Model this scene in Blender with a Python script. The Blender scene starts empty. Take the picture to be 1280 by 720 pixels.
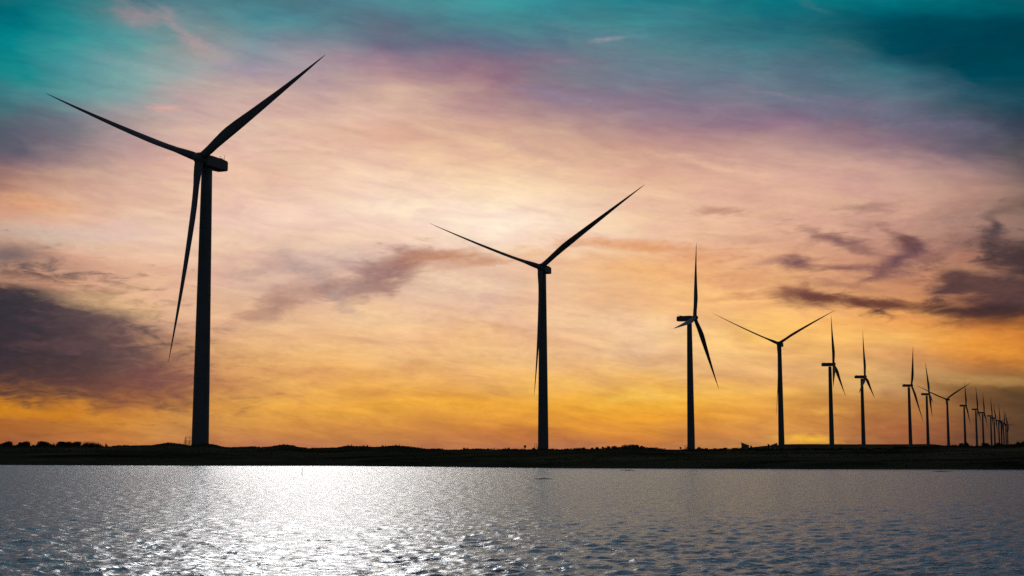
import bpy, bmesh, math, random
import numpy as np
from mathutils import Vector, Matrix, noise

random.seed(7)
R = math.radians
S = bpy.context.scene

# ------------------------------------------------------------------ camera
EYE = 3.3
cam = bpy.data.objects.new("camera", bpy.data.cameras.new("camera"))
S.collection.objects.link(cam)
PITCH = math.atan(202 / 1778)
cam.location = (0, 0, EYE)
cam.rotation_euler = (math.pi / 2 + PITCH, 0, 0)
cam.data.sensor_width = 36
cam.data.lens = 36 * 1778 / 1280
cam.data.clip_start = 0.5
cam.data.clip_end = 60000
S.camera = cam

# ------------------------------------------------------------------ light and exposure
SUN_AZ, SUN_EL = -8.2, 17.0
SKY_STRENGTH = 0.035
sun = bpy.data.objects.new("sun", bpy.data.lights.new("sun", 'SUN'))
S.collection.objects.link(sun)
sun.data.energy = 0.28
sun.data.angle = R(10)
sun.data.color = (1.0, 0.80, 0.69)
d = Vector((math.sin(R(SUN_AZ)) * math.cos(R(SUN_EL)), math.cos(R(SUN_AZ)) * math.cos(R(SUN_EL)), math.sin(R(SUN_EL))))
sun.rotation_euler = d.to_track_quat('Z', 'Y').to_euler()
sun.location = d * 500
S.view_settings.view_transform = 'Standard'
S.view_settings.look = 'None'
S.view_settings.exposure = 0.0
S.view_settings.gamma = 1.0
S.view_settings.use_curve_mapping = False
S.cycles.use_denoising = False
S.cycles.max_bounces = 3
S.cycles.diffuse_bounces = 1
S.cycles.glossy_bounces = 2

SKY = [  # azimuth in degrees, then (elevation in degrees, sRGB colour) from the horizon up
    (-21.69, [(0.06, (135, 78, 52)), (0.95, (150, 90, 38)), (1.54, (180, 114, 30)), (2.14, (160, 98, 40)), (3.04, (130, 82, 52)), (4.23, (130, 92, 74)), (5.73, (145, 110, 92)), (6.93, (170, 130, 108)), (8.28, (185, 150, 132)), (9.17, (195, 145, 118)), (9.77, (160, 120, 108)), (10.51, (108, 92, 100)), (11.26, (90, 88, 102)), (12.15, (78, 92, 104)), (13.03, (50, 108, 116)), (13.77, (20, 120, 126)), (14.94, (0, 118, 126)), (16.69, (0, 95, 105))]),
    (-19.7, [(0.06, (150, 88, 58)), (0.96, (168, 100, 42)), (1.56, (200, 128, 32)), (2.17, (180, 110, 45)), (3.08, (150, 95, 60)), (4.29, (150, 105, 85)), (5.80, (165, 125, 105)), (7.02, (190, 145, 120)), (8.38, (200, 165, 145)), (9.29, (215, 158, 128)), (9.90, (180, 135, 118)), (10.65, (120, 100, 108)), (11.40, (98, 94, 108)), (12.31, (88, 100, 112)), (13.20, (65, 122, 128)), (13.95, (30, 135, 138)), (15.14, (5, 132, 138)), (16.90, (0, 108, 118))]),
    (-17.65, [(0.06, (165, 100, 65)), (1.28, (190, 120, 45)), (1.89, (205, 130, 40)), (2.81, (170, 110, 70)), (4.34, (190, 140, 105)), (5.87, (220, 170, 135)), (7.10, (215, 165, 135)), (8.02, (222, 188, 165)), (9.10, (225, 178, 150)), (10.02, (200, 160, 138)), (10.78, (150, 125, 128)), (11.69, (125, 115, 125)), (12.60, (105, 125, 132)), (13.51, (95, 150, 152)), (14.72, (70, 150, 152)), (15.92, (35, 140, 145)), (17.10, (20, 120, 128))]),
    (-15.26, [(0.06, (172, 105, 65)), (0.52, (190, 120, 65)), (1.29, (205, 135, 55)), (1.91, (195, 125, 60)), (3.15, (175, 120, 85)), (4.39, (205, 155, 115)), (5.95, (230, 185, 145)), (7.19, (222, 175, 145)), (8.43, (232, 200, 180)), (9.67, (225, 185, 160)), (10.91, (205, 168, 152)), (11.84, (178, 150, 148)), (12.76, (155, 150, 150)), (13.53, (135, 165, 162)), (14.59, (125, 165, 165)), (15.96, (90, 150, 152)), (16.71, (110, 135, 140)), (17.31, (60, 115, 125))]),
    (-12.81, [(0.06, (180, 115, 75)), (1.00, (202, 142, 75)), (1.62, (215, 150, 70)), (2.87, (200, 138, 92)), (4.12, (218, 165, 120)), (5.38, (228, 182, 148)), (6.95, (230, 185, 155)), (8.21, (235, 200, 175)), (9.46, (232, 195, 170)), (11.03, (230, 190, 165)), (12.27, (215, 180, 165)), (13.51, (190, 165, 160)), (14.75, (160, 165, 165)), (15.67, (150, 150, 150)), (16.58, (110, 140, 145)), (17.49, (65, 125, 135))]),
    (-10.31, [(0.06, (180, 115, 80)), (0.69, (205, 140, 72)), (1.63, (230, 165, 72)), (2.58, (228, 168, 95)), (3.84, (232, 178, 118)), (5.11, (230, 185, 142)), (6.70, (215, 180, 160)), (7.96, (228, 190, 165)), (9.23, (240, 205, 185)), (10.81, (230, 190, 165)), (12.38, (225, 190, 170)), (13.94, (200, 170, 160)), (15.03, (160, 150, 162)), (15.81, (125, 150, 158)), (16.73, (75, 140, 148)), (17.65, (70, 110, 125))]),
    (-5.19, [(0.06, (180, 115, 75)), (1.02, (212, 145, 68)), (1.81, (236, 170, 66)), (2.61, (236, 174, 92)), (3.57, (236, 184, 122)), (4.85, (238, 192, 142)), (5.81, (235, 195, 155)), (7.10, (215, 185, 168)), (8.38, (240, 205, 180)), (9.66, (248, 222, 198)), (11.26, (240, 205, 175)), (12.53, (222, 175, 150)), (13.16, (225, 190, 165)), (14.43, (205, 170, 155)), (15.37, (165, 135, 145)), (16.15, (110, 110, 130)), (17.08, (90, 115, 130)), (17.86, (80, 135, 145))]),
    (-0.65, [(0.06, (180, 115, 80)), (0.86, (200, 125, 60)), (1.66, (234, 165, 62)), (2.62, (240, 182, 98)), (3.91, (238, 186, 128)), (5.19, (235, 190, 152)), (6.48, (225, 190, 165)), (7.45, (235, 195, 165)), (8.25, (250, 225, 200)), (9.06, (255, 238, 212)), (10.34, (250, 220, 185)), (11.62, (235, 195, 160)), (12.90, (215, 175, 150)), (13.85, (175, 140, 140)), (14.64, (155, 120, 130)), (15.43, (130, 110, 130)), (16.21, (100, 115, 135)), (17.15, (75, 130, 140)), (17.93, (60, 150, 155))]),
    (5.19, [(0.06, (185, 120, 80)), (0.54, (200, 125, 60)), (1.18, (235, 160, 50)), (1.97, (240, 180, 65)), (2.93, (235, 182, 105)), (3.89, (232, 190, 146)), (5.17, (240, 195, 148)), (6.13, (240, 188, 130)), (7.42, (238, 184, 130)), (8.54, (240, 200, 165)), (9.66, (235, 195, 165)), (10.78, (225, 180, 150)), (12.05, (195, 150, 138)), (13.16, (150, 125, 138)), (13.95, (135, 120, 138)), (14.90, (110, 125, 140)), (15.99, (90, 130, 140)), (16.93, (65, 135, 142)), (17.86, (30, 125, 135))]),
    (10.31, [(0.06, (190, 135, 75)), (0.53, (205, 140, 75)), (1.32, (225, 155, 70)), (2.26, (232, 170, 80)), (3.21, (235, 182, 118)), (4.48, (248, 195, 110)), (5.74, (246, 188, 118)), (7.01, (238, 180, 128)), (8.28, (230, 180, 148)), (9.55, (228, 182, 155)), (10.97, (220, 175, 155)), (12.07, (185, 148, 142)), (13.01, (140, 115, 135)), (13.94, (115, 120, 135)), (14.88, (100, 125, 138)), (15.81, (60, 120, 130)), (16.73, (30, 105, 118)), (17.65, (0, 115, 125))]),
    (15.26, [(0.06, (150, 90, 60)), (0.68, (165, 100, 60)), (1.76, (170, 115, 65)), (2.69, (205, 160, 105)), (3.62, (215, 155, 95)), (4.39, (240, 180, 100)), (5.17, (240, 165, 85)), (6.57, (225, 160, 115)), (7.50, (205, 150, 130)), (8.74, (215, 165, 145)), (9.98, (212, 168, 150)), (11.07, (195, 155, 145)), (11.99, (140, 115, 128)), (12.76, (105, 100, 120)), (13.68, (95, 115, 130)), (14.59, (50, 105, 118)), (15.50, (0, 75, 90)), (16.26, (0, 75, 92)), (17.31, (0, 115, 122))]),
    (18.09, [(0.06, (100, 68, 50)), (0.97, (105, 72, 48)), (1.88, (115, 80, 48)), (2.65, (170, 125, 75)), (3.41, (190, 120, 60)), (4.17, (225, 145, 60)), (4.94, (195, 120, 60)), (6.17, (170, 110, 80)), (7.39, (165, 115, 95)), (8.62, (160, 122, 112)), (9.84, (180, 140, 125)), (10.75, (160, 130, 125)), (11.51, (110, 98, 112)), (12.42, (90, 92, 110)), (13.18, (50, 85, 100)), (14.08, (0, 75, 90)), (14.98, (0, 62, 78)), (16.32, (0, 72, 88)), (17.06, (0, 100, 110))]),
    (20.27, [(0.06, (75, 55, 42)), (1.86, (90, 65, 42)), (2.61, (150, 110, 60)), (3.22, (160, 100, 45)), (3.97, (210, 130, 50)), (5.18, (150, 90, 50)), (6.69, (120, 90, 78)), (8.20, (120, 95, 88)), (9.71, (130, 108, 98)), (10.91, (95, 88, 92)), (12.11, (60, 70, 85)), (13.01, (35, 68, 85)), (13.90, (0, 70, 85)), (16.11, (0, 60, 75)), (16.84, (0, 85, 98))]),
]
CLOUDS = [  # streaks: az0, el0, az1, el1, half width (deg), strength, sRGB colour
    (8.43, 9.92, 20.31, 8.81, 0.84, 0.3, (205, 158, 130)),
    (9.66, 7.66, 17.01, 6.51, 0.97, 0.35, (212, 155, 112)),
    (14.65, 8.14, 20.27, 7.90, 0.97, 0.4, (150, 112, 98)),
    (16.13, 7.00, 20.22, 6.69, 0.32, 0.35, (185, 130, 95)),
    (10.31, 8.28, 20.23, 6.84, 0.84, 0.35, (180, 125, 108)),
    (10.59, 6.63, 20.19, 5.72, 0.52, 0.45, (160, 105, 88)),
    (13.39, 6.78, 17.06, 7.99, 0.39, 0.35, (150, 105, 98)),
    (14.66, 8.46, 20.28, 8.20, 0.71, 0.3, (165, 128, 115)),
    (-9.64, 6.39, -2.60, 7.28, 0.97, 0.3, (205, 160, 135)),
    (7.75, 7.22, 11.83, 6.19, 0.39, 0.35, (215, 150, 110)),
    (-22.17, 5.95, -18.16, 5.73, 0.52, 0.75, (70, 64, 70)),
    (-22.38, 4.36, -17.83, 4.58, 2.00, 0.95, (42, 43, 54)),
    (-18.14, 5.09, -16.19, 4.21, 1.42, 0.75, (58, 51, 60)),
    (-17.27, 5.42, -13.93, 4.42, 0.65, 0.55, (95, 78, 80)),
    (-20.94, 3.35, -15.10, 2.99, 1.35, 0.8, (62, 50, 56)),
    (-16.04, 4.22, -13.45, 3.33, 1.45, 0.55, (110, 82, 82)),
    (-16.57, 2.30, -12.04, 2.00, 0.77, 0.6, (125, 74, 60)),
    (-21.10, 7.32, -18.66, 7.43, 0.52, 0.75, (98, 90, 96)),
    (-18.51, 7.22, -16.72, 6.83, 0.39, 0.35, (140, 112, 102)),
    (-13.89, 2.86, -9.88, 2.52, 0.84, 0.35, (155, 98, 75)),
    (-17.13, 5.83, -13.96, 5.35, 0.42, 0.6, (238, 192, 140)),
    (-20.79, 6.49, -16.10, 6.17, 0.23, 0.5, (205, 150, 120)),
    (-20.86, 1.43, -16.54, 1.28, 0.26, 0.5, (222, 140, 28)),
    (-19.55, 4.04, -16.33, 4.00, 0.19, 0.35, (110, 80, 80)),
    (-5.98, 6.70, -4.06, 7.53, 0.67, 0.95, (160, 116, 108)),
    (-4.54, 7.59, -0.98, 7.83, 0.37, 0.8624999999999999, (190, 132, 102)),
    (-7.10, 6.24, -5.50, 6.77, 0.56, 0.71875, (172, 140, 130)),
    (-10.24, 5.24, -8.69, 6.22, 0.48, 0.8624999999999999, (172, 132, 118)),
    (-9.50, 7.60, -7.90, 6.90, 0.37, 0.71875, (178, 150, 142)),
    (-8.71, 7.62, -5.51, 7.57, 0.74, 0.28, (198, 185, 178)),
    (-7.81, 6.90, -6.77, 5.80, 0.37, 0.646875, (175, 150, 142)),
    (-3.57, 6.92, -1.62, 6.61, 0.45, 0.6325, (248, 214, 178)),
    (-7.75, 7.06, -6.14, 6.93, 0.23, 0.45999999999999996, (235, 190, 165)),
    (-5.46, 3.18, -3.54, 3.32, 0.26, 0.35, (200, 135, 80)),
    (-1.29, 5.19, 0.00, 4.81, 0.19, 0.45999999999999996, (205, 150, 108)),
    (-6.41, 2.22, -4.49, 2.42, 0.23, 0.3, (205, 140, 75)),
    (2.44, 8.34, 7.44, 7.90, 0.29, 0.75, (222, 150, 98)),
    (2.60, 7.92, 4.54, 7.23, 0.19, 0.3, (218, 160, 120)),
    (6.80, 7.65, 8.71, 7.75, 0.23, 0.5519999999999999, (218, 150, 108)),
    (11.88, 8.61, 14.18, 7.85, 0.29, 0.8969999999999999, (125, 88, 88)),
    (13.76, 9.36, 15.05, 9.44, 0.23, 0.621, (145, 108, 100)),
    (7.78, 9.55, 8.81, 9.52, 0.16, 0.621, (170, 120, 100)),
    (11.07, 7.34, 11.91, 7.26, 0.32, 0.95, (115, 78, 82)),
    (11.85, 7.23, 14.62, 7.08, 0.13, 0.759, (130, 88, 85)),
    (15.20, 8.19, 16.09, 7.66, 0.35, 0.95, (107, 70, 72)),
    (16.09, 7.59, 14.92, 7.01, 0.39, 0.95, (102, 72, 80)),
    (14.92, 7.01, 13.99, 6.54, 0.19, 0.759, (125, 85, 85)),
    (16.14, 7.28, 17.10, 7.49, 0.19, 0.69, (140, 98, 90)),
    (17.05, 7.68, 18.30, 8.06, 0.19, 0.621, (130, 95, 90)),
    (10.64, 6.15, 13.36, 5.71, 0.35, 0.95, (109, 64, 58)),
    (12.75, 5.85, 16.53, 5.47, 0.26, 0.95, (102, 60, 54)),
    (16.52, 5.41, 21.02, 5.36, 0.55, 0.95, (62, 44, 50)),
    (16.94, 6.26, 17.95, 6.35, 0.48, 0.95, (82, 58, 62)),
    (17.75, 6.48, 21.04, 5.87, 0.71, 0.8969999999999999, (84, 60, 60)),
    (18.71, 8.04, 19.00, 8.69, 0.42, 0.95, (79, 66, 72)),
    (18.09, 7.94, 20.83, 7.51, 0.45, 0.69, (96, 72, 70)),
    (19.44, 7.33, 21.09, 6.89, 0.71, 0.8969999999999999, (60, 48, 52)),
    (19.40, 9.22, 21.19, 9.51, 0.39, 0.5519999999999999, (102, 82, 72)),
    (17.55, 5.04, 20.43, 4.81, 0.29, 0.621, (120, 75, 45)),
    (14.00, 6.67, 16.41, 6.47, 0.26, 0.414, (150, 100, 85)),
    (17.03, 7.13, 18.78, 6.81, 0.19, 0.414, (205, 150, 115)),
    (-15.84, 16.87, -14.65, 16.60, 0.42, 0.4, (190, 148, 154)),
    (-14.29, 17.04, -12.81, 15.80, 0.29, 0.4, (188, 150, 155)),
    (-12.81, 15.80, -11.57, 15.38, 0.32, 0.35, (185, 160, 160)),
    (-14.37, 13.25, -13.44, 13.33, 0.16, 0.6, (228, 172, 160)),
    (-17.67, 16.89, -16.45, 16.88, 0.45, 0.3, (90, 130, 138)),
    (-2.64, 15.98, 0.66, 15.49, 0.52, 0.22, (112, 94, 126)),
    (-2.64, 15.42, -0.66, 14.93, 0.45, 0.22, (152, 106, 126)),
    (3.14, 16.35, 4.36, 16.39, 0.11, 0.5, (168, 152, 166)),
    (1.82, 15.58, 2.44, 15.54, 0.10, 0.4, (155, 130, 148)),
    (0.00, 14.64, 3.94, 13.82, 0.32, 0.35, (140, 135, 158)),
    (11.78, 17.42, 12.78, 17.02, 0.16, 0.45, (62, 116, 126)),
    (12.53, 16.00, 14.00, 15.54, 0.19, 0.4, (72, 108, 120)),
    (5.88, 11.88, 10.51, 10.68, 0.13, 0.45, (238, 192, 162)),
    (-1.31, 12.74, 1.97, 11.62, 0.23, 0.3, (190, 150, 145)),
    (14.27, 16.26, 21.16, 15.44, 0.71, 0.45, (0, 62, 78)),
    (15.48, 15.44, 19.09, 14.86, 0.32, 0.3, (0, 58, 75)),
    (9.47, 14.23, 12.00, 13.69, 0.13, 0.35, (150, 130, 150)),
    (16.01, 12.72, 17.80, 12.15, 0.23, 0.4, (118, 96, 120)),
    (17.17, 11.43, 18.93, 10.86, 0.23, 0.35, (110, 98, 110)),
    (11.08, 0.41, 12.61, 0.44, 0.23, 0.84, (245, 185, 62)),
    (11.50, 1.56, 13.31, 1.52, 0.19, 0.54, (238, 178, 82)),
    (16.63, 4.11, 20.38, 3.48, 0.52, 0.6, (238, 156, 58)),
    (15.39, 2.59, 20.35, 2.58, 0.19, 0.48, (195, 150, 88)),
    (3.85, 1.97, 8.30, 2.21, 0.23, 0.35, (245, 200, 100)),
    (-3.85, 1.97, -0.64, 1.79, 0.26, 0.4, (245, 180, 60)),
    (-10.83, 3.52, -8.32, 3.48, 0.26, 0.3, (245, 190, 110)),
    (-9.89, 3.15, -5.46, 2.93, 0.29, 0.35, (208, 140, 85)),
    (-7.04, 2.22, -4.49, 2.36, 0.26, 0.4, (205, 140, 70)),
    (-12.33, 1.31, -8.29, 1.45, 0.19, 0.3, (205, 145, 80)),
    (-10.85, 4.15, -7.06, 4.00, 0.39, 0.35, (238, 190, 135)),
    (-2.58, 3.90, 1.93, 3.71, 0.52, 0.4, (238, 195, 140)),
    (1.94, 5.19, 7.08, 4.83, 0.52, 0.35, (240, 205, 165)),
    (-8.35, 5.14, -2.59, 5.32, 0.45, 0.40249999999999997, (240, 200, 160)),
    (7.11, 6.91, 10.27, 6.38, 0.29, 0.5519999999999999, (215, 150, 115)),
    (8.40, 8.33, 11.56, 8.37, 0.26, 0.48299999999999993, (200, 150, 130)),
    (9.66, 7.34, 11.08, 7.56, 0.19, 0.5519999999999999, (165, 115, 105)),
    (12.81, 8.21, 14.93, 7.45, 0.16, 0.5519999999999999, (150, 105, 98)),
    (14.15, 6.60, 16.12, 6.91, 0.16, 0.5519999999999999, (135, 92, 88)),
    (8.05, 6.04, 10.73, 6.18, 0.19, 0.48299999999999993, (190, 125, 95)),
    (12.15, 6.59, 14.29, 6.28, 0.16, 0.48299999999999993, (160, 108, 92)),
    (16.19, 8.95, 18.86, 8.94, 0.29, 0.414, (165, 130, 120)),
    (-10.90, 6.84, -9.50, 7.35, 0.37, 0.575, (190, 155, 145)),
    (-6.79, 7.40, -4.54, 6.94, 0.30, 0.575, (160, 120, 115)),
    (-8.21, 6.16, -6.94, 6.69, 0.26, 0.646875, (170, 130, 118)),
    (-10.87, 5.10, -9.94, 5.50, 0.30, 0.5031249999999999, (190, 140, 120)),
    (-2.60, 7.28, -0.65, 7.61, 0.19, 0.45999999999999996, (205, 150, 120)),
    (8.53, 15.89, 14.83, 14.33, 0.32, 0.3, (90, 120, 135)),
    (11.68, 13.58, 17.80, 12.30, 0.39, 0.35, (110, 118, 138)),
    (14.84, 14.48, 19.61, 13.23, 0.29, 0.3, (62, 98, 114)),
    (1.99, 16.99, 8.53, 15.89, 0.26, 0.25, (95, 140, 150)),
    (1.30, 8.15, 3.90, 8.33, 0.19, 0.45, (225, 165, 120)),
    (3.25, 7.44, 8.38, 6.89, 0.52, 0.35, (242, 180, 112)),
    (0.00, 7.77, 1.95, 7.83, 0.19, 0.4, (228, 165, 120)),
    (-19.71, 8.23, -15.86, 8.22, 0.32, 0.35, (205, 195, 185)),
    (-20.05, 9.58, -17.40, 9.20, 0.29, 0.5, (225, 165, 120)),
    (-15.40, 2.84, -12.67, 2.68, 0.39, 0.45, (120, 75, 75)),
    (-12.40, 4.13, -9.90, 3.69, 0.39, 0.35, (190, 140, 105)),
    (11.04, 6.11, 16.38, 5.57, 0.16, 0.6, (99, 56, 50)),
    (16.37, 5.35, 20.45, 5.23, 0.23, 0.6, (56, 40, 44)),
    (10.74, 6.31, 12.13, 5.96, 0.13, 0.5, (110, 68, 66)),
]

def lin(c):
    return [((v / 255) / 12.92 if v / 255 <= 0.04045 else ((v / 255 + 0.055) / 1.055) ** 2.4) for v in c]

def build_world():
    w = bpy.data.worlds.new("World")
    S.world = w
    w.use_nodes = True
    nt = w.node_tree
    nt.nodes.clear()
    N, L = nt.nodes, nt.links
    def put(sock, v):
        if isinstance(v, bpy.types.NodeSocket): L.new(v, sock)
        else: sock.default_value = v
    def mth(op, a, b=None, c=None, clamp=False):
        n = N.new('ShaderNodeMath'); n.operation = op; n.use_clamp = clamp
        put(n.inputs[0], a)
        if b is not None: put(n.inputs[1], b)
        if c is not None: put(n.inputs[2], c)
        return n.outputs[0]
    def vec(op, a, b=None, s=None):
        n = N.new('ShaderNodeVectorMath'); n.operation = op
        put(n.inputs[0], a)
        if b is not None: put(n.inputs[1], b)
        if s is not None: put(n.inputs['Scale'], s)
        return n.outputs['Value'] if op in ('DOT_PRODUCT', 'LENGTH') else n.outputs['Vector']
    def mapr(v, a, b, c=0.0, d_=1.0, t='SMOOTHSTEP'):
        n = N.new('ShaderNodeMapRange'); n.interpolation_type = t
        put(n.inputs['Value'], v)
        for k, x in zip(('From Min', 'From Max', 'To Min', 'To Max'), (a, b, c, d_)): put(n.inputs[k], x)
        return n.outputs['Result']
    def mix(f, a, b, mode='MIX'):
        n = N.new('ShaderNodeMix'); n.data_type = 'RGBA'; n.blend_type = mode
        put(n.inputs[0], f); put(n.inputs[6], a); put(n.inputs[7], b)
        return n.outputs[2]
    def noi(v, scale, detail=5, rough=0.55, dist=0.0, colour=False):
        n = N.new('ShaderNodeTexNoise'); put(n.inputs['Vector'], v)
        n.inputs['Scale'].default_value = scale; n.inputs['Detail'].default_value = detail
        n.inputs['Roughness'].default_value = rough; n.inputs['Distortion'].default_value = dist
        return n.outputs['Color'] if colour else n.outputs['Fac']
    def comb(x, y, z=0.0):
        n = N.new('ShaderNodeCombineXYZ'); put(n.inputs[0], x); put(n.inputs[1], y); put(n.inputs[2], z)
        return n.outputs[0]
    tc = N.new('ShaderNodeTexCoord')
    sp = N.new('ShaderNodeSeparateXYZ'); L.new(tc.outputs['Generated'], sp.inputs[0])
    x, y, z = sp.outputs
    az = mth('MULTIPLY', mth('ARCTAN2', x, y), 57.29578)
    el = mth('MULTIPLY', mth('ARCSINE', z), 57.29578)
    P = comb(az, el)
    # wind-drawn warp of the cloud layer, longer along the horizon than up
    Ps = comb(mth('MULTIPLY', az, 0.32), mth('ADD', el, mth('MULTIPLY', az, 0.10)))
    wv = vec('SUBTRACT', noi(Ps, 0.55, 6, 0.6, 0.4, True), (0.5, 0.5, 0.5))
    Pw = vec('ADD', P, vec('MULTIPLY', wv, (4.2, 1.7, 0.0)))
    wv2 = vec('SUBTRACT', noi(comb(mth('MULTIPLY', az, 0.36), el), 1.3, 7, 0.56, 0.5, True), (0.5, 0.5, 0.5))
    Pc = vec('ADD', P, vec('MULTIPLY', wv2, (1.9, 0.62, 0.0)))
    spw = N.new('ShaderNodeSeparateXYZ'); L.new(Pw, spw.inputs[0])
    azw, elw = spw.outputs[0], spw.outputs[1]
    # colour by height above the horizon for a row of compass bearings
    TOP = 40.0
    col = None; prev = None
    ef = mth('DIVIDE', elw, TOP, clamp=True)
    n_all = [(-75, SIDE)] + SKY + [(70, SIDE)]
    for a, stops in n_all:
        r = N.new('ShaderNodeValToRGB'); e = r.color_ramp.elements
        L.new(ef if col is None else mth('ADD', ef, mth('MULTIPLY', col, 1e-8)), r.inputs[0])
        st = list(stops) + [s_ for s_ in HIGH if s_[0] > stops[-1][0] + 1]
        e[0].position = max(0, st[0][0] / TOP); e[0].color = lin(st[0][1]) + [1]
        e[1].position = st[-1][0] / TOP; e[1].color = lin(st[-1][1]) + [1]
        for t, c in st[1:-1]:
            k = e.new(t / TOP); k.color = lin(c) + [1]
        if col is None: col = r.outputs[0]
        else: col = mix(mapr(azw, prev, a, t='LINEAR'), col, r.outputs[0])
        prev = a
    # wisps: dark mauve and warm peach threads
    f1 = noi(comb(mth('MULTIPLY', az, 0.16), mth('ADD', el, mth('MULTIPLY', az, 0.14))), 2.4, 6, 0.62, 0.35)
    f2 = noi(comb(mth('ADD', mth('MULTIPLY', az, 0.30), 40.0), mth('ADD', el, mth('MULTIPLY', az, 0.05))), 1.1, 6, 0.60, 0.8)
    f3 = noi(comb(mth('ADD', mth('MULTIPLY', az, 0.45), 90.0), mth('SUBTRACT', el, mth('MULTIPLY', az, 0.04))), 6.0, 5, 0.6, 0.3)
    g = mth('ADD', mth('ADD', mapr(f1, 0.3, 0.7, -0.075, 0.075, 'LINEAR'), mapr(f2, 0.3, 0.7, -0.075, 0.075, 'LINEAR')), mapr(f3, 0.3, 0.7, -0.02, 0.02, 'LINEAR'))
    gain = mth('ADD', mth('MULTIPLY', g, mapr(el, 1.0, 9.0, 1.7, 1.0)), 1.0)
    tint = mix(mapr(f2, 0.35, 0.65), (1.01, 0.955, 1.02, 1), (1.0, 1.01, 0.975, 1))
    col = mix(1.0, col, tint, 'MULTIPLY')
    col = vec('SCALE', col, s=gain)
    # separate streaks of cloud
    edge = mapr(noi(comb(mth('MULTIPLY', az, 0.28), el), 2.6, 8, 0.62, 0.5), 0.25, 0.75, 0.5, 1.5, 'LINEAR')
    tex = mapr(f3, 0.3, 0.7, 0.88, 1.12, 'LINEAR')
    for a0, e0, a1, e1, wd, op, c in CLOUDS:
        A = Vector((a0, e0, 0)); B = Vector((a1, e1, 0)); AB = B - A
        # (the tiny dependence on the colour so far keeps the shader's working memory small)
        rel = vec('SUBTRACT', vec('ADD', Pc, vec('SCALE', col, s=1e-8)), tuple((A + B) / 2))
        ld = AB.normalized(); h_ = AB.length * 0.58 + wd
        q = comb(vec('DOT_PRODUCT', rel, tuple(ld / h_)), vec('DOT_PRODUCT', rel, (-ld.y / wd, ld.x / wd, 0)))
        m = mapr(mth('MULTIPLY', vec('LENGTH', q), edge), 0.4 if wd > 0.6 and op > 0.7 else 0.0, 1.5, op, 0.0)
        cc = vec('SCALE', tuple(lin(c)), s=mth('ADD', tex, mth('MULTIPLY', m, 1e-8)))
        col = mix(m, col, cc)
    # ordinary twilight sky overhead and behind the viewer
    sky = N.new('ShaderNodeTexSky'); sky.sky_type = 'NISHITA'; sky.sun_disc = False
    sky.sun_elevation = R(SUN_EL); sky.sun_rotation = R(SUN_AZ)
    back = vec('SCALE', sky.outputs[0], s=SKY_STRENGTH)
    side = mapr(mth('ABSOLUTE', az), 40.0, 75.0)
    up = mapr(el, 46.0, 75.0)
    col = mix(mth('MAXIMUM', side, up), col, back)
    bg = N.new('ShaderNodeBackground'); L.new(col, bg.inputs[0]); bg.inputs[1].default_value = 1.0
    o = N.new('ShaderNodeOutputWorld'); L.new(bg.outputs[0], o.inputs[0])
    w.cycles.sampling_method = 'NONE'

HIGH = [(19.5, (70, 105, 120)), (24.0, (168, 178, 192)), (30.0, (172, 180, 194)), (40.0, (128, 131, 138))]
SIDE = [(0.0, (60, 45, 40)), (4.0, (80, 60, 45)), (9.0, (60, 52, 56)), (18.0, (30, 50, 60))]
build_world()

# ------------------------------------------------------------------ materials
def material(name, col, rough=0.7, metal=0.0, var=0.15, scale=3.0, bump=0.0, spec=0.3):
    m = bpy.data.materials.new(name); m.use_nodes = True
    nt = m.node_tree; b = nt.nodes['Principled BSDF']
    b.inputs['Roughness'].default_value = rough; b.inputs['Metallic'].default_value = metal
    b.inputs['Specular IOR Level'].default_value = spec
    tc = nt.nodes.new('ShaderNodeTexCoord'); n = nt.nodes.new('ShaderNodeTexNoise')
    n.inputs['Scale'].default_value = scale; n.inputs['Detail'].default_value = 6
    nt.links.new(tc.outputs['Object'], n.inputs['Vector'])
    r = nt.nodes.new('ShaderNodeValToRGB'); nt.links.new(n.outputs['Fac'], r.inputs[0])
    r.color_ramp.elements[0].position = 0.3; r.color_ramp.elements[1].position = 0.7
    r.color_ramp.elements[0].color = [c * (1 - var) for c in col] + [1]
    r.color_ramp.elements[1].color = [c * (1 + var) for c in col] + [1]
    nt.links.new(r.outputs[0], b.inputs['Base Color'])
    if bump:
        bp = nt.nodes.new('ShaderNodeBump'); bp.inputs['Strength'].default_value = 0.6
        bp.inputs['Distance'].default_value = bump
        nt.links.new(n.outputs['Fac'], bp.inputs['Height']); nt.links.new(bp.outputs[0], b.inputs['Normal'])
    return m

M_SILHOUETTE = material("turbine_silhouette_paint", (0.065, 0.065, 0.07), 0.6, 0, 0.12, 0.4)  # backlit silhouette shade put into the colour, instead of white turbine finish
M_BLADE = material("blade_silhouette_paint", (0.065, 0.065, 0.07), 0.6, 0, 0.10, 0.3)  # blades carry the same against-the-light darkness in their colour
M_METAL = material("galvanised_metal", (0.12, 0.12, 0.12), 0.5, 0.6, 0.2, 3)
M_CONC = material("concrete", (0.16, 0.15, 0.14), 0.9, 0, 0.2, 1.5, 0.02)
M_LEAF = material("leaves", (0.032, 0.038, 0.018), 0.8, 0, 0.4, 1.2, 0, 0.0)
M_BARK = material("bark", (0.05, 0.038, 0.028), 0.9, 0, 0.3, 4)
M_GRASS = material("grass", (0.045, 0.043, 0.022), 0.9, 0, 0.4, 0.15, 0, 0.0)
M_WOOD = material("weathered_wood", (0.10, 0.075, 0.055), 0.85, 0, 0.3, 4)
M_STAKE = material("pale_bamboo", (0.6, 0.57, 0.52), 0.5, 0, 0.2, 5)
M_MUD = material("wet_mud", (0.035, 0.028, 0.024), 0.75, 0, 0.3, 0.8, 0.05)
M_ROOF = material("tin_roof", (0.10, 0.075, 0.06), 0.6, 0.3, 0.3, 1.0)

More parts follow.
